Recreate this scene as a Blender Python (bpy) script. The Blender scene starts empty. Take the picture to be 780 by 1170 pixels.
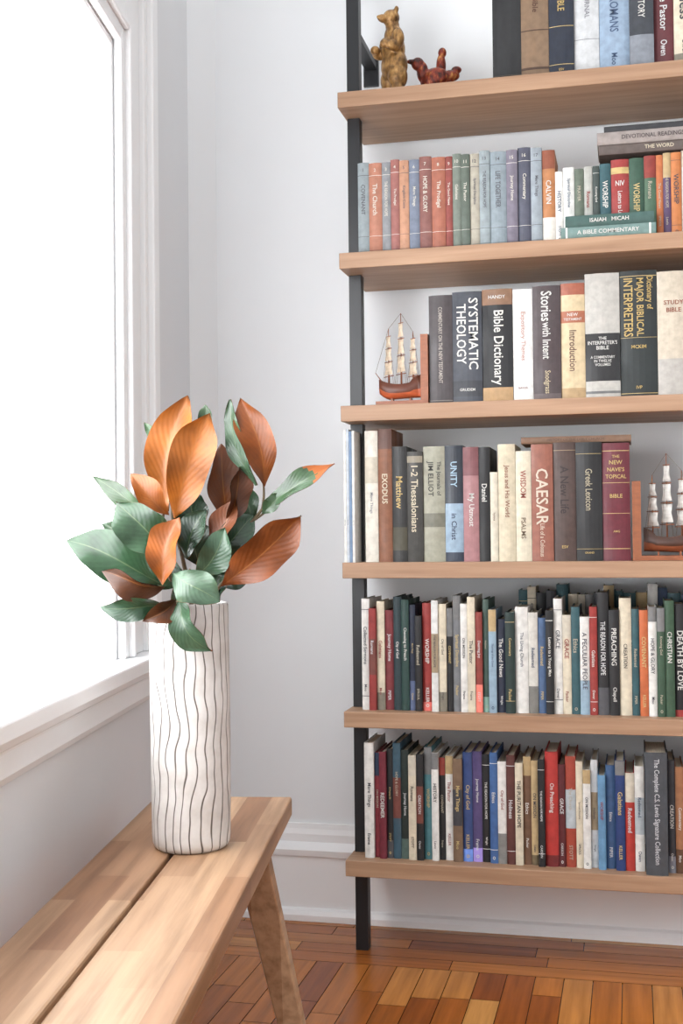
import bpy, bmesh, math, random
from mathutils import Vector, Matrix
random.seed(7)
scene = bpy.context.scene
COL = scene.collection

# ---------------------------------------------------------------- helpers
def lin(c):
    out = []
    for v in c[:3]:
        v = v / 255.0
        out.append(v / 12.92 if v <= 0.04045 else ((v + 0.055) / 1.055) ** 2.4)
    return tuple(out)

class MB:
    def __init__(s):
        s.v = []; s.f = []; s.c = []; s.m = []; s.uv = []; s.sm = []
    def face(s, idx, col=(1, 1, 1), m=0, uv=None, smooth=False):
        s.f.append(tuple(idx)); s.c.append(col); s.m.append(m)
        s.uv.append(uv if uv else [(0, 0)] * len(idx)); s.sm.append(smooth)
    def box(s, a, b, col=(1, 1, 1), m=0, M=None):
        x0, y0, z0 = a; x1, y1, z1 = b
        pts = [(x0,y0,z0),(x1,y0,z0),(x1,y1,z0),(x0,y1,z0),(x0,y0,z1),(x1,y0,z1),(x1,y1,z1),(x0,y1,z1)]
        n = len(s.v)
        for p in pts:
            p = Vector(p)
            s.v.append(tuple(M @ p if M else p))
        for q in [(0,3,2,1),(4,5,6,7),(0,1,5,4),(1,2,6,5),(2,3,7,6),(3,0,4,7)]:
            s.face([n + i for i in q], col, m)
    def prism(s, prof, fn, e0, e1, col=(1,1,1), m=0, smooth=False):
        n = len(s.v); k = len(prof)
        for e in (e0, e1):
            for p in prof: s.v.append(tuple(fn(p, e)))
        for i in range(k):
            j = (i + 1) % k
            s.face((n+i, n+j, n+k+j, n+k+i), col, m, smooth=smooth)
        s.face([n + i for i in range(k)][::-1], col, m)
        s.face([n + k + i for i in range(k)], col, m)
    def cyl(s, p0, p1, r0, r1=None, col=(1,1,1), m=0, seg=8):
        r1 = r0 if r1 is None else r1
        p0 = Vector(p0); p1 = Vector(p1); d = (p1 - p0).normalized()
        a = d.orthogonal().normalized(); b = d.cross(a)
        n = len(s.v)
        for p, r in ((p0, r0), (p1, r1)):
            for i in range(seg):
                t = 2 * math.pi * i / seg
                s.v.append(tuple(p + a * math.cos(t) * r + b * math.sin(t) * r))
        for i in range(seg):
            j = (i + 1) % seg
            s.face((n+i, n+j, n+seg+j, n+seg+i), col, m, smooth=True)
        s.face([n + i for i in range(seg)][::-1], col, m)
        s.face([n + seg + i for i in range(seg)], col, m)
    def tube(s, pts, rs, col=(1,1,1), m=0, seg=8):
        pts = [Vector(p) for p in pts]; n = len(s.v)
        for i, p in enumerate(pts):
            d = (pts[min(i+1, len(pts)-1)] - pts[max(i-1, 0)]).normalized()
            a = d.cross(Vector((0.13, 0.99, 0.05))).normalized(); b = d.cross(a)
            for k in range(seg):
                t = 2*math.pi*k/seg
                s.v.append(tuple(p + (a*math.cos(t) + b*math.sin(t)) * rs[i]))
        for i in range(len(pts)-1):
            for k in range(seg):
                j = (k+1) % seg
                s.face((n+i*seg+k, n+i*seg+j, n+(i+1)*seg+j, n+(i+1)*seg+k), col, m, smooth=True)
        s.face([n+k for k in range(seg)][::-1], col, m)
        s.face([n+(len(pts)-1)*seg+k for k in range(seg)], col, m)
    def ell(s, c, r, col=(1,1,1), m=0, M=None, nu=14, nv=9):
        n = len(s.v)
        for i in range(nv + 1):
            ph = math.pi * i / nv
            for j in range(nu):
                th = 2 * math.pi * j / nu
                p = Vector((c[0] + r[0]*math.sin(ph)*math.cos(th), c[1] + r[1]*math.sin(ph)*math.sin(th), c[2] + r[2]*math.cos(ph)))
                s.v.append(tuple(M @ p if M else p))
        for i in range(nv):
            for j in range(nu):
                k = (j + 1) % nu
                s.face((n+i*nu+j, n+(i+1)*nu+j, n+(i+1)*nu+k, n+i*nu+k), col, m, smooth=True)
    def build(s, name, mats, parent=None, loc=(0,0,0), rotz=0.0, bevel=0.0, merge=False):
        me = bpy.data.meshes.new(name)
        me.from_pydata(s.v, [], s.f)
        ca = me.color_attributes.new("Col", 'FLOAT_COLOR', 'CORNER')
        uvl = me.uv_layers.new(name="UVMap")
        cols = []; uvs = []
        for i, f in enumerate(s.f):
            for k in range(len(f)):
                cols.extend((*s.c[i], 1.0)); uvs.extend(s.uv[i][k])
        ca.data.foreach_set("color", cols)
        uvl.data.foreach_set("uv", uvs)
        me.polygons.foreach_set("material_index", s.m)
        me.polygons.foreach_set("use_smooth", s.sm)
        for m in mats: me.materials.append(m)
        me.update()
        if merge:
            bm = bmesh.new(); bm.from_mesh(me)
            bmesh.ops.remove_doubles(bm, verts=bm.verts, dist=1e-6)
            bm.to_mesh(me); bm.free()
        ob = bpy.data.objects.new(name, me)
        COL.objects.link(ob)
        ob.location = loc; ob.rotation_euler = (0, 0, rotz)
        if parent: ob.parent = parent
        if bevel > 0:
            b = ob.modifiers.new("Bevel", 'BEVEL'); b.width = bevel; b.segments = 2
            b.limit_method = 'ANGLE'; b.angle_limit = math.radians(40)
        return ob

def empty(name, loc=(0,0,0), rotz=0):
    e = bpy.data.objects.new(name, None); COL.objects.link(e)
    e.location = loc; e.rotation_euler = (0,0,rotz); e.empty_display_size = 0.1
    return e

# ---------------------------------------------------------------- materials
def newmat(name, rough=0.5, metallic=0.0, spec=0.5):
    m = bpy.data.materials.new(name); m.use_nodes = True
    nt = m.node_tree; b = nt.nodes["Principled BSDF"]
    b.inputs["Roughness"].default_value = rough
    b.inputs["Metallic"].default_value = metallic
    b.inputs["Specular IOR Level"].default_value = spec
    return m, nt, b

def N(nt, t, **kw):
    n = nt.nodes.new(t)
    for k, v in kw.items(): setattr(n, k, v)
    return n

def mapped_noise(nt, scale3, nscale=1.0, detail=4, coord='Object', rough=0.55):
    tc = N(nt, 'ShaderNodeTexCoord'); mp = N(nt, 'ShaderNodeMapping'); no = N(nt, 'ShaderNodeTexNoise')
    mp.inputs['Scale'].default_value = scale3
    no.inputs['Scale'].default_value = nscale; no.inputs['Detail'].default_value = detail
    no.inputs['Roughness'].default_value = rough
    nt.links.new(tc.outputs[coord], mp.inputs['Vector']); nt.links.new(mp.outputs['Vector'], no.inputs['Vector'])
    return no

def ramp(nt, src, stops):
    r = N(nt, 'ShaderNodeValToRGB')
    e = r.color_ramp.elements
    while len(e) < len(stops): e.new(0.5)
    for i, (p, c) in enumerate(stops):
        e[i].position = p; e[i].color = (*c, 1)
    nt.links.new(src, r.inputs['Fac'])
    return r

def bump(nt, b, src, strength=0.2, dist=0.002):
    bp = N(nt, 'ShaderNodeBump'); bp.inputs['Strength'].default_value = strength; bp.inputs['Distance'].default_value = dist
    nt.links.new(src, bp.inputs['Height']); nt.links.new(bp.outputs['Normal'], b.inputs['Normal'])

def paint(name, rgb, rough=0.6, var=0.03, bstr=0.06):
    m, nt, b = newmat(name, rough)
    c = lin(rgb); c2 = tuple(x * (1 - var) for x in c)
    no = mapped_noise(nt, (3, 3, 3))
    r = ramp(nt, no.outputs['Fac'], [(0.3, c2), (0.7, c)])
    nt.links.new(r.outputs['Color'], b.inputs['Base Color'])
    no2 = mapped_noise(nt, (180, 180, 180))
    bump(nt, b, no2.outputs['Fac'], bstr, 0.001)
    return m

def wood(name, dark, light, scale3=(2, 45, 45), rough=0.45, bstr=0.12):
    m, nt, b = newmat(name, rough)
    no = mapped_noise(nt, scale3, 1.0, 8)
    r = ramp(nt, no.outputs['Fac'], [(0.28, lin(dark)), (0.5, lin([(a+c)/2 for a, c in zip(dark, light)])), (0.72, lin(light))])
    nt.links.new(r.outputs['Color'], b.inputs['Base Color'])
    bump(nt, b, no.outputs['Fac'], bstr, 0.001)
    return m

def attr_mat(name, rough=0.5, grain=None, var=0.12, metallic=0.0, coord='Object', bstr=0.08, spec=0.5, rvar=0.0):
    m, nt, b = newmat(name, rough, metallic, spec)
    at = N(nt, 'ShaderNodeAttribute'); at.attribute_name = "Col"
    no = mapped_noise(nt, grain or (60, 60, 60), 1.0, 6, coord)
    r = ramp(nt, no.outputs['Fac'], [(0.3, (1-var,)*3), (0.7, (1+var*0.4,)*3)])
    mx = N(nt, 'ShaderNodeMix', data_type='RGBA', blend_type='MULTIPLY'); mx.inputs['Factor'].default_value = 1
    nt.links.new(at.outputs['Color'], mx.inputs[6]); nt.links.new(r.outputs['Color'], mx.inputs[7])
    nt.links.new(mx.outputs[2], b.inputs['Base Color'])
    if bstr: bump(nt, b, no.outputs['Fac'], bstr, 0.001)
    if rvar:
        n3 = mapped_noise(nt, (28, 28, 9), 1.0, 5)
        mr = N(nt, 'ShaderNodeMapRange'); mr.inputs[1].default_value = 0.3; mr.inputs[2].default_value = 0.7
        mr.inputs[3].default_value = rough - rvar; mr.inputs[4].default_value = rough + rvar
        nt.links.new(n3.outputs['Fac'], mr.inputs[0]); nt.links.new(mr.outputs[0], b.inputs['Roughness'])
    return m

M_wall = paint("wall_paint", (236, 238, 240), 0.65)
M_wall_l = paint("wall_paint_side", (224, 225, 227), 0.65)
M_trim = paint("trim_paint", (243, 244, 245), 0.35, 0.01, 0.02)
M_shelf = wood("oak_shelf", (140, 106, 80), (172, 138, 110), (3, 60, 60), 0.5)
M_black = paint("black_metal", (30, 31, 34), 0.4, 0.1)
M_book = attr_mat("book_cover", 0.55, (70, 70, 70), 0.2, rvar=0.2)
M_page = attr_mat("book_pages", 0.8, (900, 20, 20), 0.2, bstr=0.15)
M_text = attr_mat("book_lettering", 0.45, (30, 30, 30), 0.05, bstr=0)
M_floor = attr_mat("floor_boards_varnish", 0.27, (3, 50, 1), 0.36, coord='UV', bstr=0.05, spec=0.4)

# ---------------------------------------------------------------- layout
CAM = Vector((0.607, -2.849, 0.915))
YAW = math.radians(13.3)
FW = Vector((-math.sin(YAW), math.cos(YAW), 0)); RT = Vector((math.cos(YAW), math.sin(YAW), 0))
WROT = math.radians(9.3)
WN = Vector((math.cos(WROT), math.sin(WROT), 0)); WY = Vector((-math.sin(WROT), math.cos(WROT), 0))
W0 = Vector((-0.425, -0.06, 0))

# back wall with chamfered corner
mb = MB()
mb.box((-0.374, 0, 0), (2.2, 0.12, 2.7))
mb.prism([(-0.374, 0), (-0.374, 0.12), (-0.56, 0.12), (-0.425, -0.06)], lambda p, e: (p[0], p[1], e), 0, 2.7)
mb.build("wall_back", [M_wall])

# window wall in its own frame (x = into the room, y = towards the corner)
OA, OB = 0.71, 2.5
ZS, ZT = 0.69, 1.83
mb = MB()
mb.box((-0.13, -OA, 0), (0, 0.0, 2.7))
mb.box((-0.13, -OB, 0), (0, -OA, ZS - 0.014))
mb.box((-0.13, -OB, ZT), (0, -OA, 2.7))
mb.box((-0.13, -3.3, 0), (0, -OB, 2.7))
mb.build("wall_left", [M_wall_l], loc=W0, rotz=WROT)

win = empty("window_1", W0, WROT)
mb = MB()
for (o0, o1, t) in [(0.0, 0.03, 0.016), (0.03, 0.045, 0.026), (0.045, 0.15, 0.014), (0.15, 0.175, 0.024), (0.175, 0.22, 0.036)]:
    mb.box((0.0, -(OA - o0), ZS), (t, -(OA - o1), ZT + o1))
    mb.box((0.0, -(OB + o1), ZS), (t, -(OB + o0), ZT + o1))
    mb.box((0.0, -(OB + o0), ZT + o0), (t, -(OA - o0), ZT + o1))
mb.build("casing", [M_trim], parent=win, bevel=0.004)
mb = MB()
mb.box((-0.13, -OA, ZS), (-0.0, -OA + 0.0 - 0.012, ZT))
mb.box((-0.13, -OB, ZS), (0, -OB + 0.012, ZT))
mb.box((-0.13, -OB, ZT - 0.012), (0, -OA, ZT))
for (a0, a1) in [(0.722, 1.04), (1.09, 1.80), (1.84, 2.488)]:
    w = 0.03
    mb.box((-0.10, -a0 - w, ZS), (-0.07, -a0, ZT - 0.012)); mb.box((-0.10, -a1, ZS), (-0.07, -a1 + w, ZT - 0.012))
    mb.box((-0.10, -a1, ZS), (-0.07, -a0, ZS + 0.05)); mb.box((-0.10, -a1, ZT - 0.06), (-0.07, -a0, ZT - 0.012))
for a in (1.04, 1.80):
    mb.box((-0.11, -a - 0.05, ZS), (-0.06, -a, ZT - 0.012))
mb.build("sash_frames", [M_trim], parent=win, bevel=0.003)
# added translucent panel in the reveal, whitens the window like overexposed glare
m, nt, b = newmat("glare_panel_translucent", 0.9)
nt.nodes.remove(b)
out = [n for n in nt.nodes if n.type == 'OUTPUT_MATERIAL'][0]
tl = N(nt, 'ShaderNodeBsdfTranslucent'); df = N(nt, 'ShaderNodeBsdfDiffuse'); tp = N(nt, 'ShaderNodeBsdfTransparent')
tl.inputs[0].default_value = (0.95, 0.96, 0.97, 1); df.inputs[0].default_value = (0.9, 0.9, 0.9, 1)
s1 = N(nt, 'ShaderNodeMixShader'); s2 = N(nt, 'ShaderNodeMixShader'); s1.inputs[0].default_value = 0.25; s2.inputs[0].default_value = 0.22
nt.links.new(tl.outputs[0], s1.inputs[1]); nt.links.new(df.outputs[0], s1.inputs[2])
nt.links.new(s1.outputs[0], s2.inputs[1]); nt.links.new(tp.outputs[0], s2.inputs[2]); nt.links.new(s2.outputs[0], out.inputs[0])
mb = MB(); K = 160; n = 0
for i in range(K + 1):
    y = -OB + 0.014 + (OB - OA - 0.028) * i / K; x = -0.034 + 0.006 * math.sin(i * 0.9)
    mb.v += [(x, y, ZS + 0.002), (x, y, ZT - 0.014)]
for i in range(K): mb.face((2*i, 2*i+2, 2*i+3, 2*i+1), smooth=True)
mb.build("glare_panel", [m], parent=win)
mb = MB()
mb.box((-0.13, -2.76, ZS - 0.028), (0.055, -0.47, ZS))
mb.prism([(0.0, ZS-0.028), (0.036, ZS-0.028), (0.030, ZS-0.045), (0.022, ZS-0.05), (0.022, ZS-0.085), (0.012, ZS-0.1), (0.0, ZS-0.1)],
         lambda p, e: (p[0], e, p[1]), -2.74, -0.49)
mb.build("sill", [M_trim], parent=win, bevel=0.004)

# baseboards
prof = [(0, 0), (0.036, 0), (0.036, 0.014), (0.030, 0.024), (0.02, 0.028), (0.02, 0.148), (0.029, 0.152), (0.032, 0.166), (0.022, 0.176),
        (0.014, 0.182), (0.014, 0.2), (0.010, 0.212), (0.008, 0.224), (0, 0.224)]
mb = MB(); mb.prism(prof, lambda p, e: (e, -p[0], p[1]), -0.40, 2.2); mb.build("baseboard_back", [M_trim])
mb = MB(); mb.prism(prof, lambda p, e: (p[0], e, p[1]), -3.3, -0.02); mb.build("baseboard_left", [M_trim], loc=W0, rotz=WROT)

# floor boards
mb = MB()
mb.face([len(mb.v) + i for i in range(4)], lin((64, 34, 14)), 0); mb.v += [(-1.0, -3.6, -0.002), (2.2, -3.6, -0.002), (2.2, 0.12, -0.002), (-1.0, 0.12, -0.002)]
fl = [(168, 98, 38), (176, 106, 44), (160, 90, 34), (186, 122, 60), (146, 78, 30), (172, 102, 40), (196, 138, 74), (136, 70, 28), (166, 94, 36)]
def board(x0, y0, x1, y1, along_x):
    g = 0.0008; n = len(mb.v)
    mb.v.extend([(x0+g, y0+g, 0), (x1-g, y0+g, 0), (x1-g, y1-g, 0), (x0+g, y1-g, 0)])
    o = random.random() * 20; p = random.random() * 20
    L, W = (x1-x0, y1-y0) if along_x else (y1-y0, x1-x0)
    uv = [(o, p), (o+L, p), (o+L, p+W), (o, p+W)] if along_x else [(o, p+W), (o, p), (o+L, p), (o+L, p+W)]
    mb.face([n, n+1, n+2, n+3], lin(random.choice(fl)), 0, uv)
BW = 0.058
for r in range(5):
    x = -0.75 - random.random()*0.5; y1 = -r * BW
    while x < 2.2:
        L = random.uniform(0.25, 0.7); board(max(x, -0.99), y1 - BW, min(x + L, 2.2), y1, True); x += L
y0 = -5*BW
x = -0.99
while x < 2.19:
    y = y0
    while y > -3.6:
        L = random.uniform(0.10, 0.34); board(x, max(y - L, -3.6), min(x + BW, 2.2), y, False); y -= L
    x += BW
mb.build("floor", [M_floor])

# ---------------------------------------------------------------- bookshelf
shelf_z = [1.872, 1.522, 1.191, 0.853, 0.533, 0.215]
TH = 0.034; SW = 1.16; SD0, SD1 = -0.28, -0.015
shelf = empty("bookshelf")
for i, z in enumerate(shelf_z):
    mb = MB(); mb.box((0, SD0, z - TH), (SW, SD1, z))
    mb.build("shelf_%d" % (i+1), [M_shelf], parent=shelf, bevel=0.0015)
mb = MB()
for xc in (0.0185, SW - 0.0185):
    sz = sorted(shelf_z)
    for i, z in enumerate(sz):
        z0 = 0.0 if i == 0 else sz[i-1]
        mb.box((xc - 0.014, -0.206, z0), (xc + 0.014, -0.178, z - TH))
    mb.box((xc - 0.014, -0.206, shelf_z[0]), (xc + 0.014, -0.178, 2.3))
    mb.box((xc - 0.014, -0.178, 2.24), (xc + 0.014, 0.0, 2.26))
    mb.box((xc - 0.014, -0.178, 2.02), (xc + 0.014, 0.0, 2.036))
    mb.box((xc - 0.018, -0.008, 1.98), (xc + 0.018, 0.0, 2.06))
mb.build("posts", [M_black], parent=shelf, bevel=0.001)

# ---------------------------------------------------------------- books
_tc = {}
def text_geo(s):
    if s in _tc: return _tc[s]
    cu = bpy.data.curves.new("t", 'FONT'); cu.body = s; cu.size = 1; cu.align_x = 'CENTER'; cu.align_y = 'CENTER'; cu.resolution_u = 2
    cu.offset = 0.012
    ob = bpy.data.objects.new("t", cu); COL.objects.link(ob)
    dg = bpy.context.evaluated_depsgraph_get(); dg.update()
    me = ob.evaluated_get(dg).to_mesh()
    vs = [(v.co.x, v.co.y) for v in me.vertices]; fs = [tuple(p.vertices) for p in me.polygons]
    ob.evaluated_get(dg).to_mesh_clear()
    bpy.data.objects.remove(ob); bpy.data.curves.remove(cu)
    if not vs: r = ([], [], 1, 1)
    else:
        xs = [v[0] for v in vs]; ys = [v[1] for v in vs]
        cx = (min(xs)+max(xs))/2; cy = (min(ys)+max(ys))/2
        r = ([(a-cx, b-cy) for a, b in vs], fs, max(xs)-min(xs), max(ys)-min(ys))
    _tc[s] = r
    return r

def put_text(mb, M, s, xc, zc, y, maxlen, maxh, col, horiz=False):
    vs, fs, w, h = text_geo(s)
    if not vs: return
    k = min(maxlen / w, maxh / h)
    ky = min(maxh / h, k * 1.35)
    n = len(mb.v)
    for a, b in vs:
        p = Vector((xc + a*k, y, zc + b*ky)) if horiz else Vector((xc + b*ky, y, zc - a*k))
        mb.v.append(tuple(M @ p))
    for f in fs: mb.face([n + i for i in f], col, 2)

def lum(c): return 0.3*c[0] + 0.59*c[1] + 0.11*c[2]
def mute(c, k=0.14):
    l = lum(c)
    return [max(22, (v*(1-k) + (l*0.97+3)*k)*(0.95 if l > 60 else 0.95)) for v in c]

def book(mb, M, w, h, d, col, bands=(), texts=(), paper=(216, 206, 186), soft=False):
    c = lin(mute(col)); t = min(0.0022, w*0.18); bl = min(0.004, w * 0.14); seg = 6
    arc = [(w*i/seg, bl*((2*i/seg-1)**2)) for i in range(seg+1)]
    prof = arc + [(w, d), (w-t, d), (w-t, t+bl), (t, t+bl), (t, d), (0, d)]
    mb.prism(prof, lambda p, e: M @ Vector((p[0], p[1], e)), 0, h, c, 0)
    pi = 0.0005 if soft else 0.0035
    mb.box((t, t+bl, pi), (w-t, d-pi, h-pi), lin(paper), 1, M)
    for (z0, z1, bc) in bands:
        n = len(mb.v)
        for (x, y) in arc:
            mb.v.append(tuple(M @ Vector((x, y-0.0004, z0*h)))); mb.v.append(tuple(M @ Vector((x, y-0.0004, z1*h))))
        for i in range(seg): mb.face((n+2*i, n+2*i+2, n+2*i+3, n+2*i+1), lin(mute(bc)), 0)
    for tx in texts:
        s, zc, ln, ht, tcx = tx[:5]; hz = len(tx) > 5 and tx[5]; xo = tx[6] if len(tx) > 6 else 0.5
        tcm = [v*0.88 for v in tcx] if lum(tcx) > 150 else tcx
        put_text(mb, M, s, w*xo, h*zc, -0.0009, (ln*w if hz else ln*h), (ht*h if hz else ht*w), lin(tcm), hz)

YF = -0.245
def sx(px, yf=YF):
    s = (px - 390) / 1400.0
    return CAM.x + (yf - CAM.y) * (FW.x + RT.x*s) / (FW.y + RT.y*s)
def sc(px, yf=YF):
    s = (px - 390) / 1400.0
    return (yf - CAM.y) / (FW.y + RT.y*s) / 1400.0

WORDS = ["GRACE", "The Church", "PRAYER", "Commentary", "HOPE & GLORY", "The Good News", "Romans", "Galatians", "HISTORY", "Letters to a Young Man", "Knowing God",
 "COVENANT", "The Gospel in Life", "Theology of the Cross", "Journey Home", "WORSHIP", "Holiness", "The Prodigal", "CREATION", "The Art of Preaching",
 "Desiring Joy", "City of God", "CONFESSIONS", "Mere Things", "Spiritual Discipline", "The Pastor", "LIFE TOGETHER", "Kingdom Come", "Redeemed", "Collected Sermons", "ON MISSION", "Ethics", "THE REASON FOR HOPE", "A Praying Life"]
AUTH = ["PIPER", "Lewis", "KELLER", "Wright", "STOTT", "Packer", "CARSON", "Moo", "Owen", "SPROUL", "Frame", "Dever"]
def auto_style(c):
    tc = random.choice([(235, 232, 225), (215, 190, 130), (225, 225, 225), (190, 180, 160)]) if lum(c) < 135 else random.choice([(60, 60, 66), (130, 50, 46), (50, 70, 96), (60, 56, 54)])
    bands = []; texts = []
    r = random.random()
    if r < 0.22: bands.append((0.0, random.uniform(0.08, 0.3), [x*0.6 if lum(c) > 90 else min(255, x*1.8+30) for x in c]))
    elif r < 0.5: bands.append((random.uniform(0.7, 0.88), 1.0, random.choice([(150, 50, 40), (40, 60, 90), (210, 200, 180), (60, 90, 80), (120, 120, 120), (190, 160, 110)])))
    elif r < 0.65: bands += [(0.9, 0.905, tc), (0.12, 0.125, tc)]
    elif r < 0.78: bands += [(0.35, 0.7, random.choice([(60, 60, 66), (160, 140, 110), (120, 60, 50), (180, 190, 196)]))]
    z = random.uniform(0.5, 0.66); ln = random.uniform(0.34, 0.6)
    texts.append((random.choice(WORDS), z, min(ln, 2*(0.96-z)), random.uniform(0.3, 0.54), tc))
    if random.random() < 0.75: texts.append((random.choice(AUTH), random.uniform(0.13, 0.2), 0.14, 0.34, tc))
    if random.random() < 0.3: texts.append(("o", 0.05, .35, .03, tc, True))
    return bands, texts

def row(mb, z0, start, items, yf=YF, dmin=0.13, dmax=0.15, jitter=0.008, hv=0.0):
    """items: (end, height, colour, [bands, texts]); widths measured along the shelf front"""
    px = start
    for it in items:
        e, hp, c = it[:3]
        xa, xb = sx(px, yf), sx(e, yf)
        if len(it) > 3 and it[3] is not None: bands, texts = it[3], it[4]
        else: bands, texts = auto_style(c)
        dy = random.uniform(-jitter, jitter)
        M = Matrix.Translation((xa + 0.0003, yf + dy, z0))
        book(mb, M, xb - xa - 0.0006, (hp + random.uniform(-hv, hv)) * sc((px+e)/2, yf), random.uniform(dmin, dmax), c, bands, texts)
        px = e
    return sx(px, yf)

def fill(mb, z0, x, xend, pal, h0=0.19, h1=0.235, w0=0.014, w1=0.03, yf=YF, d=0.13):
    while x < xend - w1:
        w = random.uniform(w0, w1); c = random.choice(pal); b, t = auto_style(c)
        book(mb, Matrix.Translation((x+0.0003, yf + random.uniform(-0.006, 0.006), z0)), w-0.0006, random.uniform(h0, h1), d, c, b, t); x += w

W = (228, 226, 220); CR = (220, 207, 180); BK = (28, 28, 31); NV = (34, 42, 64); TL = (44, 88, 96); RD = (166, 48, 42); MR = (96, 28, 34)
GR = (36, 56, 48); GY = (120, 122, 126); TN = (170, 144, 110); OR = (200, 106, 54); BL = (58, 94, 142); LB = (146, 174, 194); BR = (88, 62, 46); CH = (56, 56, 62)
PAL = [W, W, CR, BK, NV, TL, RD, MR, GR, GY, TN, BL, LB, BR, CH, CR, BK]
BM = [M_book, M_page, M_text]
GD = (206, 176, 108)

# shelf 1 (top)
mb = MB(); z = shelf_z[0]
x = row(mb, z, 569, [(602, 150, (34, 34, 36), [(0.05,0.054,(90,80,66))], [("ITALY", .8, .2, .3, (150,140,120))]), (634, 140, (136, 106, 78), [(0.08,0.1,(80,54,38)), (0.4,0.41,(80,54,38)), (0.9,0.92,(90,60,40))], [("Study Bible", .7, .3, .28, (80, 50, 35))]),
   (663, 138, (30, 38, 56), [(0.1,0.105,GD), (0.42, 0.425, GD)], [("HOLY BIBLE", .7, .3, .3, GD), ("ESV", .06, .4, .02, GD, True)]), (692, 138, (206, 208, 210), [(0.3,0.305,GY)], [("JOURNAL", .6, .3, .26, (120,120,125))]),
   (727, 136, (146, 170, 196), [], [("ROMANS", .5, .3, .3, (60, 80, 110)), ("Moo", .12, .1, .2, (60,80,110))]), (755, 130, (56, 60, 68), [(0.04,0.3,(130,136,146))], [("A HISTORY", .6, .3, .3, W)]),
   (778, 130, (104, 40, 46)), (804, 126, CR), (830, 132, BK), (852, 126, TL)])
fill(mb, z, x, 1.12, PAL)
mb.build("book_row", BM)

# shelf 2
mb = MB(); z = shelf_z[1]
cols = [(425,(146,158,162)),(440,(186,118,92)),(450,(140,142,146)),(460,(164,98,90)),(471,(200,142,108)),(483,(118,128,148)),(497,(140,86,78)),(513,(174,98,74)),
        (521,(150,66,58)),(531,(118,128,116)),(541,(92,104,92)),(552,(176,168,150)),(564,(150,162,166)),(583,(138,152,160)),(596,(122,114,130)),(611,(80,82,100)),(624,(150,160,168))]
its = []
for i, (e, c) in enumerate(cols):
    tc = (226, 220, 206) if lum(c) < 145 else (80, 80, 86)
    its.append((e, 105 + i*0.4 + (2 if i % 3 == 0 else 0), c, [(0.0, 0.05, [k*0.8 for k in c]), (0.86, 0.865, tc), (0.2, 0.204, tc)], [(random.choice(WORDS), .6, .38, .36, tc), (str(i+1), .92, .5, .035, tc, True)]))
its += [(639, 108, (190, 120, 68), [(0.0, 0.28, (226, 220, 210)), (0.8, 1.0, (150, 76, 48))], [("CALVIN", .55, .3, .4, W)])]
its += [(648, 82, (232,230,224)), (661, 86, (222,222,216)), (672, 84, (96,108,92)), (682, 86, (178,178,170)), (690, 86, (58,70,66)), (703, 88, TL), (724, 92, (166, 52, 48), [(0.82,0.9,GD)], [("NIV", .7, .5, .08, W, True), ("Letters to Lucilius", .4, .4, .3, W)]),
        (741, 92, (48, 84, 64)), (755, 94, (70, 104, 78)), (763, 94, OR), (772, 96, (90, 64, 104)), (784, 96, (206, 118, 56)), (800, 98, W), (815, 96, BK)]
x = row(mb, z, 412, its, dmin=0.11, dmax=0.12, jitter=0.002)
fill(mb, z, x, 1.12, PAL, 0.15, 0.19, d=0.12)
ROTL = Matrix(((0, 0, -1, 0), (0, 1, 0, 0), (1, 0, 0, 0), (0, 0, 0, 1)))
def lying(mb, pa, pb, z0, th, yf, d, c, texts=(), bands=()):
    xa, xb = sx(pa, yf), sx(pb, yf)
    M = Matrix.Translation((xb, yf, z0)) @ ROTL
    book(mb, M, th, xb - xa, d, c, bands, texts)
yl = YF - 0.030
lying(mb, 645, 754, z, 0.024, yl, 0.024, (112, 142, 136), [("A BIBLE COMMENTARY", .5, .7, .36, W)], [(0.93, 0.95, W), (0.05, 0.07, W)])
lying(mb, 650, 752, z+0.0245, 0.023, yl, 0.024, (60, 94, 88), [("ISAIAH   MICAH", .5, .6, .36, W)])
z2 = z + 96*sc(740) + 0.0035
lying(mb, 690, 830, z2, 0.020, YF-0.006, 0.125, (98, 84, 78), [("THE WORD", .5, .4, .4, CR)])
lying(mb, 688, 832, z2+0.0205, 0.026, YF-0.008, 0.125, (160, 148, 142), [("DEVOTIONAL READINGS", .55, .5, .35, (70,60,60))])
lying(mb, 696, 826, z2+0.047, 0.012, YF-0.004, 0.12, (50, 50, 54))
mb.build("book_row", BM)

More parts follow.
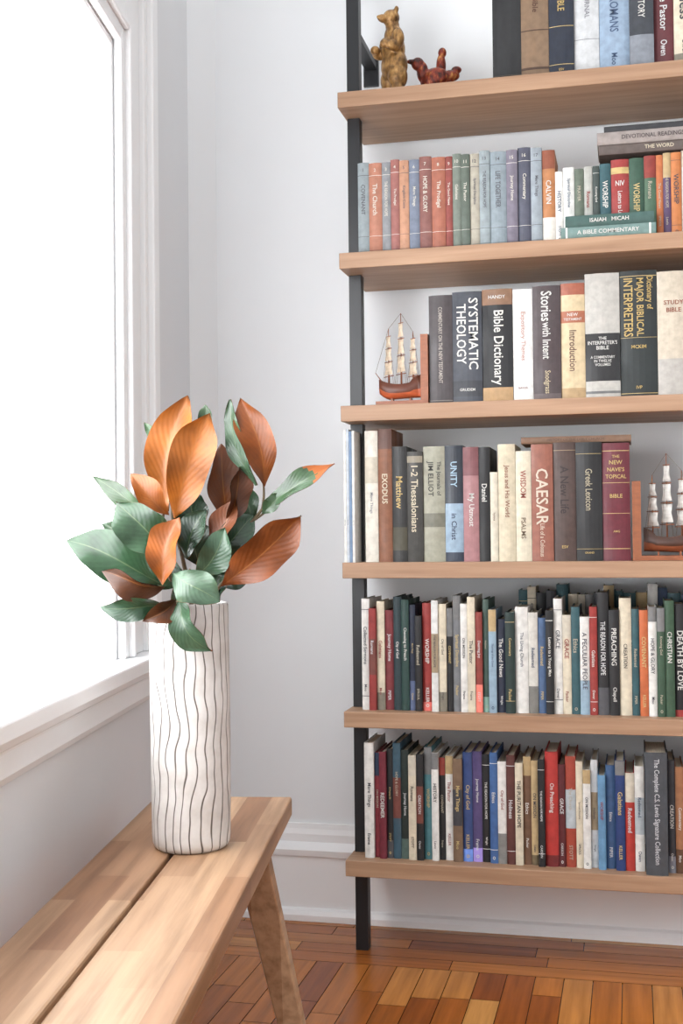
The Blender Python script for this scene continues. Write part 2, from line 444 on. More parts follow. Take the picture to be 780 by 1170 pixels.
# shelf 3
mb = MB(); z = shelf_z[2]
x = row(mb, z, 492, [
  (519, 125, (72, 64, 66), [(0.03,0.035,(150,140,130))], [("COMMENTARY ON THE NEW TESTAMENT", .54, .7, .34, (190,180,170))]),
  (553, 128, (64, 68, 78), [(0.06,0.2,(52,54,62))], [("SYSTEMATIC", .62, .64, .32, W, False, .72), ("THEOLOGY", .62, .54, .32, W, False, .31), ("GRUDEM", .12, .6, .025, W, True)]),
  (588, 130, (26, 26, 29), [(0.0, 0.13, (186, 146, 98)), (0.86, 1.0, (140, 100, 72))], [("Bible Dictionary", .48, .66, .42, W), ("HANDY", .93, .6, .03, W, True)]),
  (611, 129, (232, 230, 226), [], [("Expository Themes", .58, .45, .3, (170,130,120)), ("BAKER", .12, .6, .02, (120,90,90), True)]),
  (643, 132, (74, 60, 62), [(0.0, 0.06, (100, 86, 86))], [("Stories", .82, .26, .42, W), ("with Intent", .52, .32, .42, W), ("Snodgrass", .16, .2, .26, (200,184,150))]),
  (671, 134, (212, 188, 146), [(0.9, 1.0, (170, 88, 62)), (0.66, 0.76, (180, 100, 68)), (0.0,0.1,(186,152,106))], [("NEW", .73, .5, .028, W, True), ("TESTAMENT", .69, .75, .022, W, True), ("Introduction", .42, .35, .3, (90,60,50))]),
  (711, 144, (186, 182, 174), [(0.14, 0.52, (36, 36, 38)), (0.04, 0.06, (110,110,110))], [("THE", .48, .25, .024, W, True), ("INTERPRETER'S", .445, .85, .03, W, True), ("BIBLE", .405, .45, .03, W, True), ("A COMMENTARY", .33, .7, .022, W, True), ("IN TWELVE", .3, .5, .022, W, True), ("VOLUMES", .27, .45, .022, W, True)]),
  (754, 146, (30, 38, 38), [(0.955, 0.96, GD), (0.03, 0.035, GD), (0.47, 0.473, GD)], [("Dictionary of", .82, .26, .24, GD, False, .79), ("MAJOR BIBLICAL", .71, .46, .25, GD, False, .52), ("INTERPRETERS", .71, .46, .27, GD, False, .23), ("MCKIM", .4, .4, .028, GD, True), ("IVP", .08, .3, .025, GD, True)]),
  (792, 144, (204, 190, 168), [(0.0, 0.3, (182, 176, 168))], [("STUDY", .75, .6, .035, (130,70,50), True), ("BIBLE", .69, .6, .035, (130,70,50), True)]),
  (820, 138, MR), (848, 136, CR), (880, 134, NV)], dmin=0.16, dmax=0.17, jitter=0.003)
fill(mb, z, x, 1.12, PAL, 0.22, 0.25, 0.02, 0.04, d=0.16)
mb.build("book_row", BM)

# shelf 4
mb = MB(); z = shelf_z[3]
xx = 0.003
yb = -0.272
for (w, h, c) in [(0.006, 0.286, W), (0.0055, 0.288, (196, 204, 214)), (0.006, 0.283, (110, 140, 176)), (0.0055, 0.284, W)]:
    book(mb, Matrix.Translation((xx, yb, z)), w, h, 0.062, c, [], [("NOTES", .3, .2, .5, GY)], soft=True); xx += w + 0.0004
x = row(mb, z, 417, [
  (432, 150, (222, 216, 202), [(0.6,0.8,(200,190,170))], [("Mere Things", .45, .25, .3, GY)]), (448, 152, (140, 86, 58), [(0.85,1.0,(106,72,62))], [("EXODUS", .55, .25, .4, CR)]),
  (465, 132, (46, 46, 46), [(0.1,0.3,(76,72,56))], [("Matthew", .6, .34, .44, GD)]), (483, 126, (66, 64, 60), [(0.9,0.96,(150,140,120))], [("1-2 Thessalonians", .57, .62, .44, CR)]),
  (508, 132, (160, 158, 138), [(0.3, 0.42, (116,114,98))], [("The Journals of", .72, .4, .24, (50,50,44), False, .72), ("JIM ELLIOT", .72, .46, .32, (50,50,44), False, .33)]),
  (529, 133, (40, 48, 60), [(0.08, 0.5, (146, 172, 194)), (0.0, 0.08, (48,58,76))], [("UNITY", .75, .22, .36, (170,200,220)), ("in Christ", .3, .25, .3, NV)]),
  (547, 131, (172, 118, 120), [(0.75,1.0,(132,78,82))], [("My Utmost", .45, .38, .44, W)]),
  (560, 131, (32, 32, 34), [], [("Daniel", .6, .3, .46, W)]), (569, 102, (218, 208, 186), [], [("hymns", .5, .25, .4, (100,80,60))]),
  (589, 134, (212, 198, 168), [], [("Jesus and His World", .6, .56, .34, (120,70,52))]), (607, 126, (220, 208, 182), [], [("WISDOM", .7, .25, .36, (140,66,54)), ("PSALMS", .3, .22, .3, (100,80,60))]),
  (632, 134, (154, 88, 68), [], [("CAESAR", .55, .48, .56, (226, 210, 190)), ("Life of a Colossus", .18, .28, .24, (220,200,180))]),
  (658, 136, (82, 62, 56), [(0.93,0.935,(170,146,110))], [("A New Life", .6, .4, .38, (44, 30, 28)), ("ESV", .12, .4, .025, GD, True)]),
  (688, 136, (28, 28, 30), [(0.9, 0.903, GD), (0.1,0.103,GD)], [("Greek Lexicon", .6, .35, .3, (180,170,145)), ("GRAND", .07, .5, .016, GD, True)]),
  (720, 135, (110, 32, 46), [(0.93, 0.936, GD), (0.66,0.664,GD), (0.4, 0.404, GD), (0.1,0.106,GD)], [("THE", .885, .3, .024, GD, True), ("NEW", .835, .5, .034, GD, True), ("NAVE'S", .775, .7, .034, GD, True), ("TOPICAL", .715, .75, .034, GD, True), ("BIBLE", .55, .6, .032, GD, True), ("AMG", .25, .3, .018, GD, True)]),
  ], dmin=0.14, dmax=0.15, jitter=0.003)
zt = z + 136*sc(680) + 0.0005
lying(mb, 596, 722, zt, 0.014, YF+0.01, 0.12, (136, 100, 76), [("HISTORY OF THE EARLY CHURCH", .5, .7, .4, (90,64,48))])
fill(mb, z, sx(800), 1.12, PAL)
mb.build("book_row", BM)

# shelf 5
mb = MB(); z = shelf_z[4]
L5 = [(420,124,W),(428,116,(158,50,46)),(437,124,CR),(447,114,(128,42,48)),(456,132,(32,56,62)),(465,127,(34,68,62)),(472,118,NV),(480,110,BK),(491,120,RD),(499,129,(222,222,218)),
 (508,123,CR),(515,118,BK),(524,130,GY),(532,123,W),(541,131,CR),(549,114,(150,54,44)),(556,128,(60,84,74)),(565,120,LB),(575,107,NV),(586,117,(30,52,48)),(601,120,W),(612,117,(210,206,196)),(621,112,(76,104,146)),
 (630,120,BK),(640,132,W),(650,114,CR),(660,122,TL),(671,112,W),(680,124,RD),(693,138,BK),(705,118,BK),(719,136,CR),(728,124,TL),(738,119,(208,100,48)),(748,126,W),(757,124,(50,82,58)),(768,133,(54,86,60)),(781,128,(26,26,28)),(792,126,RD),(806,128,W),(818,120,NV)]
its = []
for e, h, c in L5:
    if e == 781: its.append((e, h, c, [(0, .06, RD)], [("DEATH BY LOVE", .5, .75, .55, W)]))
    elif e == 768: its.append((e, h, c, [], [("CHRISTIAN", .6, .48, .5, W)]))
    elif e == 465: its.append((e, h, c, [], [("Choosing to Preach", .6, .68, .5, W)]))
    elif e == 671: its.append((e, h, c, [(0,.35,LB)], [("A PECULIAR PEOPLE", .55, .7, .5, (70,70,80))]))
    elif e == 705: its.append((e, h, c, [], [("PREACHING", .65, .38, .5, W), ("Chapell", .2, .24, .45, W)]))
    elif e == 601: its.append((e, h, c, [], [("The Living Church", .6, .5, .34, (90,96,104))]))
    else: its.append((e, h, c))
x = row(mb, z, 411, its, hv=3)
fill(mb, z, x, 1.12, PAL)
fill(mb, z, 0.36, 1.1, [BK, W, TL, CH, GR, W, CR], 0.235, 0.27, 0.016, 0.03, yf=-0.105, d=0.085)
mb.build("book_row", BM)

# shelf 6 (bottom)
mb = MB(); z = shelf_z[5]
L6 = [(424,130,W),(430,120,(154,46,58)),(438,121,(124,34,50)),(445,124,BK),(454,129,(54,88,106)),(463,126,(30,44,40)),(472,121,CR),(480,118,BK),(489,125,(76,134,142)),(497,121,W),(504,117,BK),
 (513,119,W),(524,115,(124,96,72)),(535,125,(48,72,130)),(546,127,(82,68,120)),(555,120,BK),(564,127,(60,102,164)),(574,117,W),(584,124,(96,48,42)),(593,118,CR),(602,122,(116,80,56)),(610,118,(200,170,120)),
 (618,124,BK),(633,128,(194,46,40)),(641,117,MR),(653,127,(174,64,44)),(661,118,CR),(670,111,W),(678,121,(204,208,210)),(687,107,(94,146,188)),(698,120,BL),(709,122,(32,58,120)),(720,109,(194,48,38)),(731,121,W)]
its = []
for e, h, c in L6:
    if e == 438: its.append((e, h, c, [], [("REDEEMER", .5, .6, .55, W)]))
    elif e == 633: its.append((e, h, c, [(0,.1,(120,30,30))], [("On Preaching", .6, .4, .4, W)]))
    elif e == 593: its.append((e, h, c, [], [("THE PURITAN HOPE", .6, .55, .5, BK)]))
    else: its.append((e, h, c))
x = row(mb, z, 413, its, hv=3)
xa = sx(732, -0.27)
book(mb, Matrix.Translation((max(xa, x+0.001), -0.274, z)), 0.044, 139*sc(745, -0.27), 0.16, (70, 74, 80), [], [("The Complete C.S. Lewis Signature Collection", .52, .86, .3, (210,212,216))])
fill(mb, z, x + 0.047, 1.12, [(170,110,70), BK, MR, BR, GR, TN, CH])
mb.build("book_row", BM)

# ---------------------------------------------------------------- ship bookends
M_ship = attr_mat("ship_wood_and_canvas", 0.4, (40, 40, 140), 0.3)
def ship(name, x0, x1, z, hh, flip, hullc, sailc):
    z += 0.0003
    mb = MB(); L = x1 - x0; yc = -0.215; wd = lin((146, 84, 50)); br = lin((180, 110, 64))
    def X(u): return (x1 - u*L) if flip else (x0 + u*L)
    a, b = sorted((X(0), X(1)))
    mb.box((a, yc-0.035, z), (b, yc+0.035, z+0.010), wd)
    a, b = sorted((X(0.86), X(1.0)))
    mb.box((a, yc-0.035, z+0.010), (b, yc+0.035, z+hh*0.74), wd)
    for u in (0.25, 0.6):
        a, b = sorted((X(u), X(u)+0.004)); mb.box((a, yc-0.010, z+0.010), (b, yc+0.010, z+0.018), wd)
    zb = z + 0.015; n = len(mb.v); K = 13; J = 7
    for i in range(K):
        t = i/(K-1); u = 0.02 + 0.80*t
        half = 0.017 * (math.sin(math.pi*min(1, t*0.86+0.1)))**0.6
        top = zb + 0.033 + 0.013*(2*t-1)**2 + (0.008 if t > 0.78 else 0)
        bot = zb + 0.014*max(0, (0.25-t)/0.25)**1.5 + 0.004*t
        for j in range(J):
            ang = math.pi * j/(J-1)
            mb.v.append((X(u), yc - math.cos(ang)*half, top - (top-bot)*math.sin(ang)**0.7))
    for i in range(K-1):
        for j in range(J-1):
            cc = lin(hullc) if j in (1, 2, 3, 4) else lin([k*0.5 for k in hullc])
            mb.face((n+i*J+j, n+(i+1)*J+j, n+(i+1)*J+j+1, n+i*J+j+1), cc, smooth=True)
        mb.face((n+i*J, n+i*J+J-1, n+(i+1)*J+J-1, n+(i+1)*J), br)
    mb.face([n+j for j in range(J)], lin(hullc)); mb.face([n+(K-1)*J+j for j in range(J)], lin(hullc))
    dk = zb + 0.035
    mb.cyl((X(0.08), yc, dk+0.004), (X(-0.06), yc, dk+0.026), 0.0014, 0.0007, wd)
    masts = [(0.20, 0.84), (0.44, 1.0), (0.67, 0.80)]
    tops = []
    for (u, f) in masts:
        zt = z + hh*f; mb.cyl((X(u), yc, dk-0.006), (X(u), yc, zt), 0.0016, 0.0008, wd); tops.append((X(u), zt))
        span = zt - dk
        lv = [0.14, 0.40, 0.64, 0.86]
        for k in range(4):
            zy = dk + span*lv[k]; hw = L*(0.15 - 0.026*k)
            dv = Vector((math.cos(0.75), -math.sin(0.75), 0))
            c0 = Vector((X(u), yc-0.002, zy))
            mb.cyl(c0 - dv*hw, c0 + dv*hw, 0.0010, None, wd, seg=6)
            if k < 3:
                zn = dk + span*lv[k+1]; hn = L*(0.15-0.026*(k+1)); n2 = len(mb.v)
                for r in range(5):
                    q = r/4; zz = zy + (zn-zy)*(0.10+0.84*q); h2 = hw + (hn-hw)*q
                    belly = 0.006*math.sin(math.pi*q)
                    for s in range(5):
                        p = (s/4*2-1)
                        P = Vector((X(u), yc-0.004-belly*(1-p*p), zz)) + dv*h2*p*0.9*(0.78+0.22*abs(2*q-1))
                        mb.v.append(tuple(P))
                for r in range(4):
                    for s in range(4):
                        mb.face((n2+r*5+s, n2+r*5+s+1, n2+(r+1)*5+s+1, n2+(r+1)*5+s), lin(sailc), smooth=True)
    rg = lin((120, 100, 80))
    pts = [(X(-0.06), dk+0.026)] + tops + [(X(0.80), dk+0.006)]
    for p, q in zip(pts[:-1], pts[1:]): mb.cyl((p[0], yc, p[1]), (q[0], yc, q[1]), 0.00045, None, rg, seg=4)
    for (x, zt) in tops:
        for dx in (-0.012, 0.0, 0.012):
            for sy in (-1, 1): mb.cyl((x+dx, yc+sy*0.011, dk), (x, yc, zt-0.02), 0.00035, None, rg, seg=4)
    mb.build(name, [M_ship])
ship("ship_bookend", sx(431), sx(491), shelf_z[2], 0.205, False, (190, 94, 56), (206, 186, 162))
ship("ship_bookend", sx(722), sx(794), shelf_z[3], 0.222, True, (140, 78, 50), (196, 192, 186))

# ---------------------------------------------------------------- figurines
def remesh_fig(name, parts, loc, rz, k, vox, mat, zk=1.0):
    mb = MB()
    for c, r, col in parts: mb.ell([c[0]*k, c[1]*k, c[2]*k*zk], [r[0]*k, r[1]*k, r[2]*k*zk], lin(col))
    ob = mb.build(name, [mat], loc=loc, rotz=rz)
    m = ob.modifiers.new("Remesh", 'REMESH'); m.mode = 'VOXEL'; m.voxel_size = vox; m.use_smooth_shade = True
    s = ob.modifiers.new("Smooth", 'SMOOTH'); s.iterations = 3; s.factor = 0.5
    return ob
def fur(name, c1, c2, c3):
    m, nt, b = newmat(name, 0.42, 0.35)
    no = mapped_noise(nt, (90, 90, 50), 1, 5)
    r = ramp(nt, no.outputs['Fac'], [(0.35, lin(c1)), (0.55, lin(c2)), (0.75, lin(c3))])
    nt.links.new(r.outputs['Color'], b.inputs['Base Color']); bump(nt, b, no.outputs['Fac'], 0.7, 0.002)
    return m
B = (150, 110, 70)
bear = []
for sgn in (-1, 1):
    bear += [((1.35*sgn, -0.7, 0.6), (1.05, 1.6, 0.6), B), ((1.4*sgn, 0.0, 2.2), (1.3, 1.3, 2.0), B), ((1.4*sgn, 0.1, 4.4), (1.7, 1.9, 2.2), B),
             ((2.4*sgn, -0.3, 10.4), (1.05, 1.2, 1.7), B), ((2.6*sgn, -1.5, 9.0), (0.8, 1.5, 0.9), B), ((1.8*sgn, -2.8, 9.3), (0.9, 0.9, 0.75), B),
             ((1.2*sgn, 0.1, 15.7), (0.55, 0.4, 0.6), B)]
bear += [((0, 0.2, 6.6), (2.8, 2.4, 3.0), B), ((0, 0, 9.2), (2.6, 2.1, 2.8), B), ((0, 0.1, 11.6), (2.0, 1.7, 1.8), B), ((0, -0.1, 13.2), (1.35, 1.3, 1.4), B),
         ((0, -0.4, 14.5), (1.65, 1.6, 1.4), B), ((0, -2.0, 14.2), (0.78, 1.2, 0.7), B), ((0, -3.1, 14.35), (0.32, 0.28, 0.28), B), ((0, 2.4, 4.6), (0.5, 0.5, 0.5), B)]
remesh_fig("bear_figurine", bear, (sx(455, -0.17), -0.17, shelf_z[0]), math.radians(-50), 0.0122, 0.0022, fur("brass_bear_finish", (92, 64, 34), (156, 116, 66), (198, 160, 104)), 1.1)
bird = [((0, 0, 0.35), (2.4, 1.5, 0.35), B), ((-0.6, 0, 1.5), (0.4, 0.4, 1.4), B), ((0.8, 0, 1.5), (0.4, 0.4, 1.4), B), ((0.1, 0, 3.4), (2.4, 1.5, 1.6), B), ((-1.9, 0, 4.5), (0.9, 0.8, 1.3), B),
        ((-2.6, 0, 5.5), (1.0, 0.8, 0.8), B), ((-3.6, 0, 5.8), (0.7, 0.3, 0.3), B), ((2.3, 0, 4.0), (1.4, 0.8, 0.7), B), ((3.2, 0, 4.7), (0.8, 0.5, 0.45), B), ((0.9, 0, 5.3), (0.75, 0.65, 1.4), B), ((1.1, 0, 6.8), (0.65, 0.55, 0.65), B),
        ((0.3, -1.2, 3.7), (1.5, 0.5, 1.0), B), ((0.3, 1.2, 3.7), (1.5, 0.5, 1.0), B)]
remesh_fig("bird_figurine", bird, (sx(503, -0.12), -0.12, shelf_z[0]), math.radians(12), 0.0150, 0.0018, fur("lacquered_bird_finish", (48, 24, 18), (132, 50, 32), (196, 140, 70)), 1.25)

# ---------------------------------------------------------------- bench
m, nt, b = newmat("bench_acacia", 0.4, 0, 0.4)
tc = N(nt, 'ShaderNodeTexCoord'); mp = N(nt, 'ShaderNodeMapping'); mp.inputs['Rotation'].default_value = (0, 0, math.radians(90))
bk = N(nt, 'ShaderNodeTexBrick'); bk.inputs['Scale'].default_value = 1.0; bk.inputs['Brick Width'].default_value = 0.30; bk.inputs['Row Height'].default_value = 0.044
bk.inputs['Mortar Size'].default_value = 0.0; bk.inputs['Color1'].default_value = (*lin((196, 162, 130)), 1); bk.inputs['Color2'].default_value = (*lin((142, 100, 70)), 1)
bk.offset = 0.37
nt.links.new(tc.outputs['Object'], mp.inputs['Vector']); nt.links.new(mp.outputs['Vector'], bk.inputs['Vector'])
no = mapped_noise(nt, (55, 3, 55), 1, 8)
r = ramp(nt, no.outputs['Fac'], [(0.3, (0.54, 0.48, 0.42)), (0.55, (0.92, 0.89, 0.86)), (0.75, (1.08, 1.06, 1.04))])
mx = N(nt, 'ShaderNodeMix', data_type='RGBA', blend_type='MULTIPLY'); mx.inputs['Factor'].default_value = 0.9
nt.links.new(bk.outputs['Color'], mx.inputs[6]); nt.links.new(r.outputs['Color'], mx.inputs[7]); nt.links.new(mx.outputs[2], b.inputs['Base Color'])
bump(nt, b, no.outputs['Fac'], 0.12, 0.001)
M_bench = m
BC = Vector((CAM.x, CAM.y, 0)) - WN*0.3675 + WY*1.55
bench = empty("wooden_bench", BC, WROT)
HB = 0.62
def lx(q): return 0.3675 - q
mb = MB(); mb.box((lx(0.490), -HB, 0.416), (lx(0.382), HB, 0.45)); mb.build("plank_left", [M_bench], parent=bench, bevel=0.004)
mb = MB(); mb.box((lx(0.376), -HB, 0.416), (lx(0.245), HB, 0.45)); mb.build("plank_right", [M_bench], parent=bench, bevel=0.004)
mb = MB()
for s in (-1, 1):
    mb.box((-0.095, s*0.30-0.02, 0.392), (0.095, s*0.30+0.02, 0.416))
mb.build("cross_battens", [M_bench], parent=bench, bevel=0.002)
def leg(name, top, bot, wt, wb):
    mb = MB(); n = len(mb.v)
    for (c, w, z) in ((bot, wb, 0.0), (top, wt, 0.416)):
        for dx, dy in ((-1,-1),(1,-1),(1,1),(-1,1)): mb.v.append((c[0]+dx*w[0], c[1]+dy*w[1], z))
    for q in [(0,3,2,1),(4,5,6,7),(0,1,5,4),(1,2,6,5),(2,3,7,6),(3,0,4,7)]: mb.face([n+i for i in q])
    mb.build(name, [M_bench], parent=bench, bevel=0.003)
leg("leg_1", (lx(0.277), 0.35), (lx(0.197), 0.42), (0.026, 0.018), (0.018, 0.014))
leg("leg_2", (lx(0.462), 0.35), (lx(0.500), 0.42), (0.024, 0.018), (0.016, 0.014))
leg("leg_3", (lx(0.277), -0.35), (lx(0.197), -0.42), (0.026, 0.018), (0.018, 0.014))
leg("leg_4", (lx(0.462), -0.35), (lx(0.500), -0.42), (0.024, 0.018), (0.016, 0.014))

# ---------------------------------------------------------------- vase
VC = Vector((-0.041, -1.108, 0.4502)); VH = 0.364
m, nt, b = newmat("incised_white_ceramic", 0.5)
tc = N(nt, 'ShaderNodeTexCoord'); sp = N(nt, 'ShaderNodeSeparateXYZ'); nt.links.new(tc.outputs['Object'], sp.inputs[0])
at = N(nt, 'ShaderNodeMath', operation='ARCTAN2'); nt.links.new(sp.outputs['Y'], at.inputs[0]); nt.links.new(sp.outputs['X'], at.inputs[1])
ml = N(nt, 'ShaderNodeMath', operation='MULTIPLY'); ml.inputs[1].default_value = 24/(2*math.pi); nt.links.new(at.outputs[0], ml.inputs[0])
nz = mapped_noise(nt, (11, 11, 7), 1, 2.0)
ns = N(nt, 'ShaderNodeMath', operation='MULTIPLY_ADD'); ns.inputs[1].default_value = 3.4; nt.links.new(nz.outputs['Fac'], ns.inputs[0]); nt.links.new(ml.outputs[0], ns.inputs[2])
fr = N(nt, 'ShaderNodeMath', operation='FRACT'); nt.links.new(ns.outputs[0], fr.inputs[0])
sb = N(nt, 'ShaderNodeMath', operation='SUBTRACT'); sb.inputs[1].default_value = 0.5; nt.links.new(fr.outputs[0], sb.inputs[0])
ab = N(nt, 'ShaderNodeMath', operation='ABSOLUTE'); nt.links.new(sb.outputs[0], ab.inputs[0])
rp = ramp(nt, ab.outputs[0], [(0.0, (0, 0, 0)), (0.04, (0.1, 0.1, 0.1)), (0.085, (1, 1, 1))])
n2 = mapped_noise(nt, (25, 25, 25), 1, 6)
body = ramp(nt, n2.outputs['Fac'], [(0.3, lin((196, 191, 186))), (0.6, lin((218, 215, 212)))])
mx = N(nt, 'ShaderNodeMix', data_type='RGBA'); mx.inputs[6].default_value = (*lin((86, 76, 68)), 1)
nt.links.new(rp.outputs['Color'], mx.inputs[0]); nt.links.new(body.outputs['Color'], mx.inputs[7]); nt.links.new(mx.outputs[2], b.inputs['Base Color'])
bump(nt, b, rp.outputs['Color'], 0.5, 0.002)
mb = MB()
R0 = 0.0595
pr = [(0.0, 0.0), (0.05, 0.0), (0.0545, 0.003), (0.0575, 0.009), (0.0585, 0.02), (R0, 0.15), (R0, 0.30), (R0*0.995, VH-0.004), (R0*0.97, VH), (R0*0.92, VH), (R0*0.90, VH-0.005), (R0*0.9, 0.05), (R0*0.86, 0.02), (0.0, 0.018)]
seg = 64; n = len(mb.v)
for (rr, zz) in pr:
    for k in range(seg):
        t = 2*math.pi*k/seg
        wob = 1 + 0.012*math.sin(3*t + zz*9)
        mb.v.append((rr*wob*math.cos(t), rr*wob*math.sin(t), zz))
for i in range(len(pr)-1):
    for k in range(seg):
        j = (k+1) % seg
        mb.face((n+i*seg+k, n+i*seg+j, n+(i+1)*seg+j, n+(i+1)*seg+k), smooth=True)
mb.build("ceramic_vase", [m], loc=VC, merge=True)

# ---------------------------------------------------------------- magnolia
def leafmat(name, rough, vein, lo, hi):
    m, nt, b = newmat(name, rough)
    at = N(nt, 'ShaderNodeAttribute'); at.attribute_name = "Col"
    uv = N(nt, 'ShaderNodeTexCoord'); sp = N(nt, 'ShaderNodeSeparateXYZ'); nt.links.new(uv.outputs['UV'], sp.inputs[0])
    ab = N(nt, 'ShaderNodeMath', operation='ABSOLUTE'); nt.links.new(sp.outputs['Y'], ab.inputs[0])
    mid = ramp(nt, ab.outputs[0], [(0.0, (0.7, 0.7, 0.7)), (0.045, (0, 0, 0))])
    w1 = N(nt, 'ShaderNodeMath', operation='MULTIPLY_ADD'); w1.inputs[1].default_value = -0.35; nt.links.new(ab.outputs[0], w1.inputs[0]); nt.links.new(sp.outputs['X'], w1.inputs[2])
    w2 = N(nt, 'ShaderNodeMath', operation='MULTIPLY'); w2.inputs[1].default_value = 70; nt.links.new(w1.outputs[0], w2.inputs[0])
    w3 = N(nt, 'ShaderNodeMath', operation='SINE'); nt.links.new(w2.outputs[0], w3.inputs[0])
    vn = ramp(nt, w3.outputs[0], [(0.0, (0.95, 0.95, 0.95)), (1.0, (1.03, 1.03, 1.03))])
    no = mapped_noise(nt, (22, 22, 22), 1, 7)
    r = ramp(nt, no.outputs['Fac'], [(0.32, (lo, lo, lo)), (0.68, (hi, hi, hi))])
    m1 = N(nt, 'ShaderNodeMix', data_type='RGBA', blend_type='MULTIPLY'); m1.inputs[0].default_value = 1
    nt.links.new(at.outputs['Color'], m1.inputs[6]); nt.links.new(r.outputs['Color'], m1.inputs[7])
    m2 = N(nt, 'ShaderNodeMix', data_type='RGBA', blend_type='MULTIPLY'); m2.inputs[0].default_value = 1
    nt.links.new(m1.outputs[2], m2.inputs[6]); nt.links.new(vn.outputs['Color'], m2.inputs[7])
    m3 = N(nt, 'ShaderNodeMix', data_type='RGBA'); m3.inputs[7].default_value = (*lin(vein), 1)
    nt.links.new(mid.outputs['Color'], m3.inputs[0]); nt.links.new(m2.outputs[2], m3.inputs[6])
    nt.links.new(m3.outputs[2], b.inputs['Base Color'])
    bump(nt, b, w3.outputs[0], 0.10, 0.001)
    return m
M_lg = leafmat("magnolia_leaf_glossy_green", 0.25, (96, 112, 80), 0.45, 1.1)
M_lr = leafmat("magnolia_leaf_rust_felt", 0.45, (150, 94, 44), 0.5, 1.08)
M_stem = paint("magnolia_stem", (92, 76, 52), 0.7, 0.4, 0.3)
MOUTH = VC + Vector((0, 0, VH))
KP = 1/760.0
UP = Vector((0, 0, 1))
def P(px, py, dep): return MOUTH + RT*((px-215)*KP) + UP*((690-py)*KP) - FW*dep
mbp = MB()
rl = random.Random(3)
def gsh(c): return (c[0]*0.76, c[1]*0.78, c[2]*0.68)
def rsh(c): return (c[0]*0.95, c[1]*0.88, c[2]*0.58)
def leaf(b, t, width, face, roll=0, curve=0.1, fold=0.25, col=None, twist=None, side_bend=None, rust_tip=None):
    base = P(*b); tip = P(*t); d = tip - base; L = d.length; dn = d.normalized()
    twist = rl.uniform(-45, 45) if twist is None else twist*1.3
    sb_ = rl.uniform(-0.08, 0.08) if side_bend is None else side_bend
    n0 = (-FW); n0 = (n0 - dn*n0.dot(dn)).normalized()
    Wd = width*KP/2
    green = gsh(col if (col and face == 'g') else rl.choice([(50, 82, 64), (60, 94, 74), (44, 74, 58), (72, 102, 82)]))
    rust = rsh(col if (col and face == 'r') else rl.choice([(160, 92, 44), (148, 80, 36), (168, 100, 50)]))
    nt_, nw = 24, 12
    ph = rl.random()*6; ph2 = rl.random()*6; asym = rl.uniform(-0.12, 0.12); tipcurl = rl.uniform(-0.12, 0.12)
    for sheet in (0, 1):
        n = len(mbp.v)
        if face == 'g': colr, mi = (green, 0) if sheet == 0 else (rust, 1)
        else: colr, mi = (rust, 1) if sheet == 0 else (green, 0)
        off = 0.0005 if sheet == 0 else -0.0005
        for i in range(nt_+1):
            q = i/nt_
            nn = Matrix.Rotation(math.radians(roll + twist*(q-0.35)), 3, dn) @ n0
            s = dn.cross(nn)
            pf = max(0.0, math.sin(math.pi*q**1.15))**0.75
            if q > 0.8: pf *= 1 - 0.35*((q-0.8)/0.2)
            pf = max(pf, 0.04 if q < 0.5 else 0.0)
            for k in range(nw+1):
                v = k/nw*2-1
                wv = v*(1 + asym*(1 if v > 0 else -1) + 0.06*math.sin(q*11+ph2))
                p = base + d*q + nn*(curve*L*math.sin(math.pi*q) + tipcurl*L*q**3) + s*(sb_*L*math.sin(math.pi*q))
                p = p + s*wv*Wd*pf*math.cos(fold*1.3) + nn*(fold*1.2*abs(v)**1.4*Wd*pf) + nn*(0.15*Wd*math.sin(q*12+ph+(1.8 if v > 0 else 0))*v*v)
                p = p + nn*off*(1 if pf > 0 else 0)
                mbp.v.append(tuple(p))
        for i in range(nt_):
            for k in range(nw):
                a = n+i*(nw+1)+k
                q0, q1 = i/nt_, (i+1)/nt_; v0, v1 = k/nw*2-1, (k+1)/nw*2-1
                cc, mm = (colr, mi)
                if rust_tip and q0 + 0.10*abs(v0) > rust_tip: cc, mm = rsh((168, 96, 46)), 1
                mbp.face((a, a+1, a+nw+2, a+nw+1), lin(cc), mm, [(q0, v0), (q0, v1), (q1, v1), (q1, v0)], True)
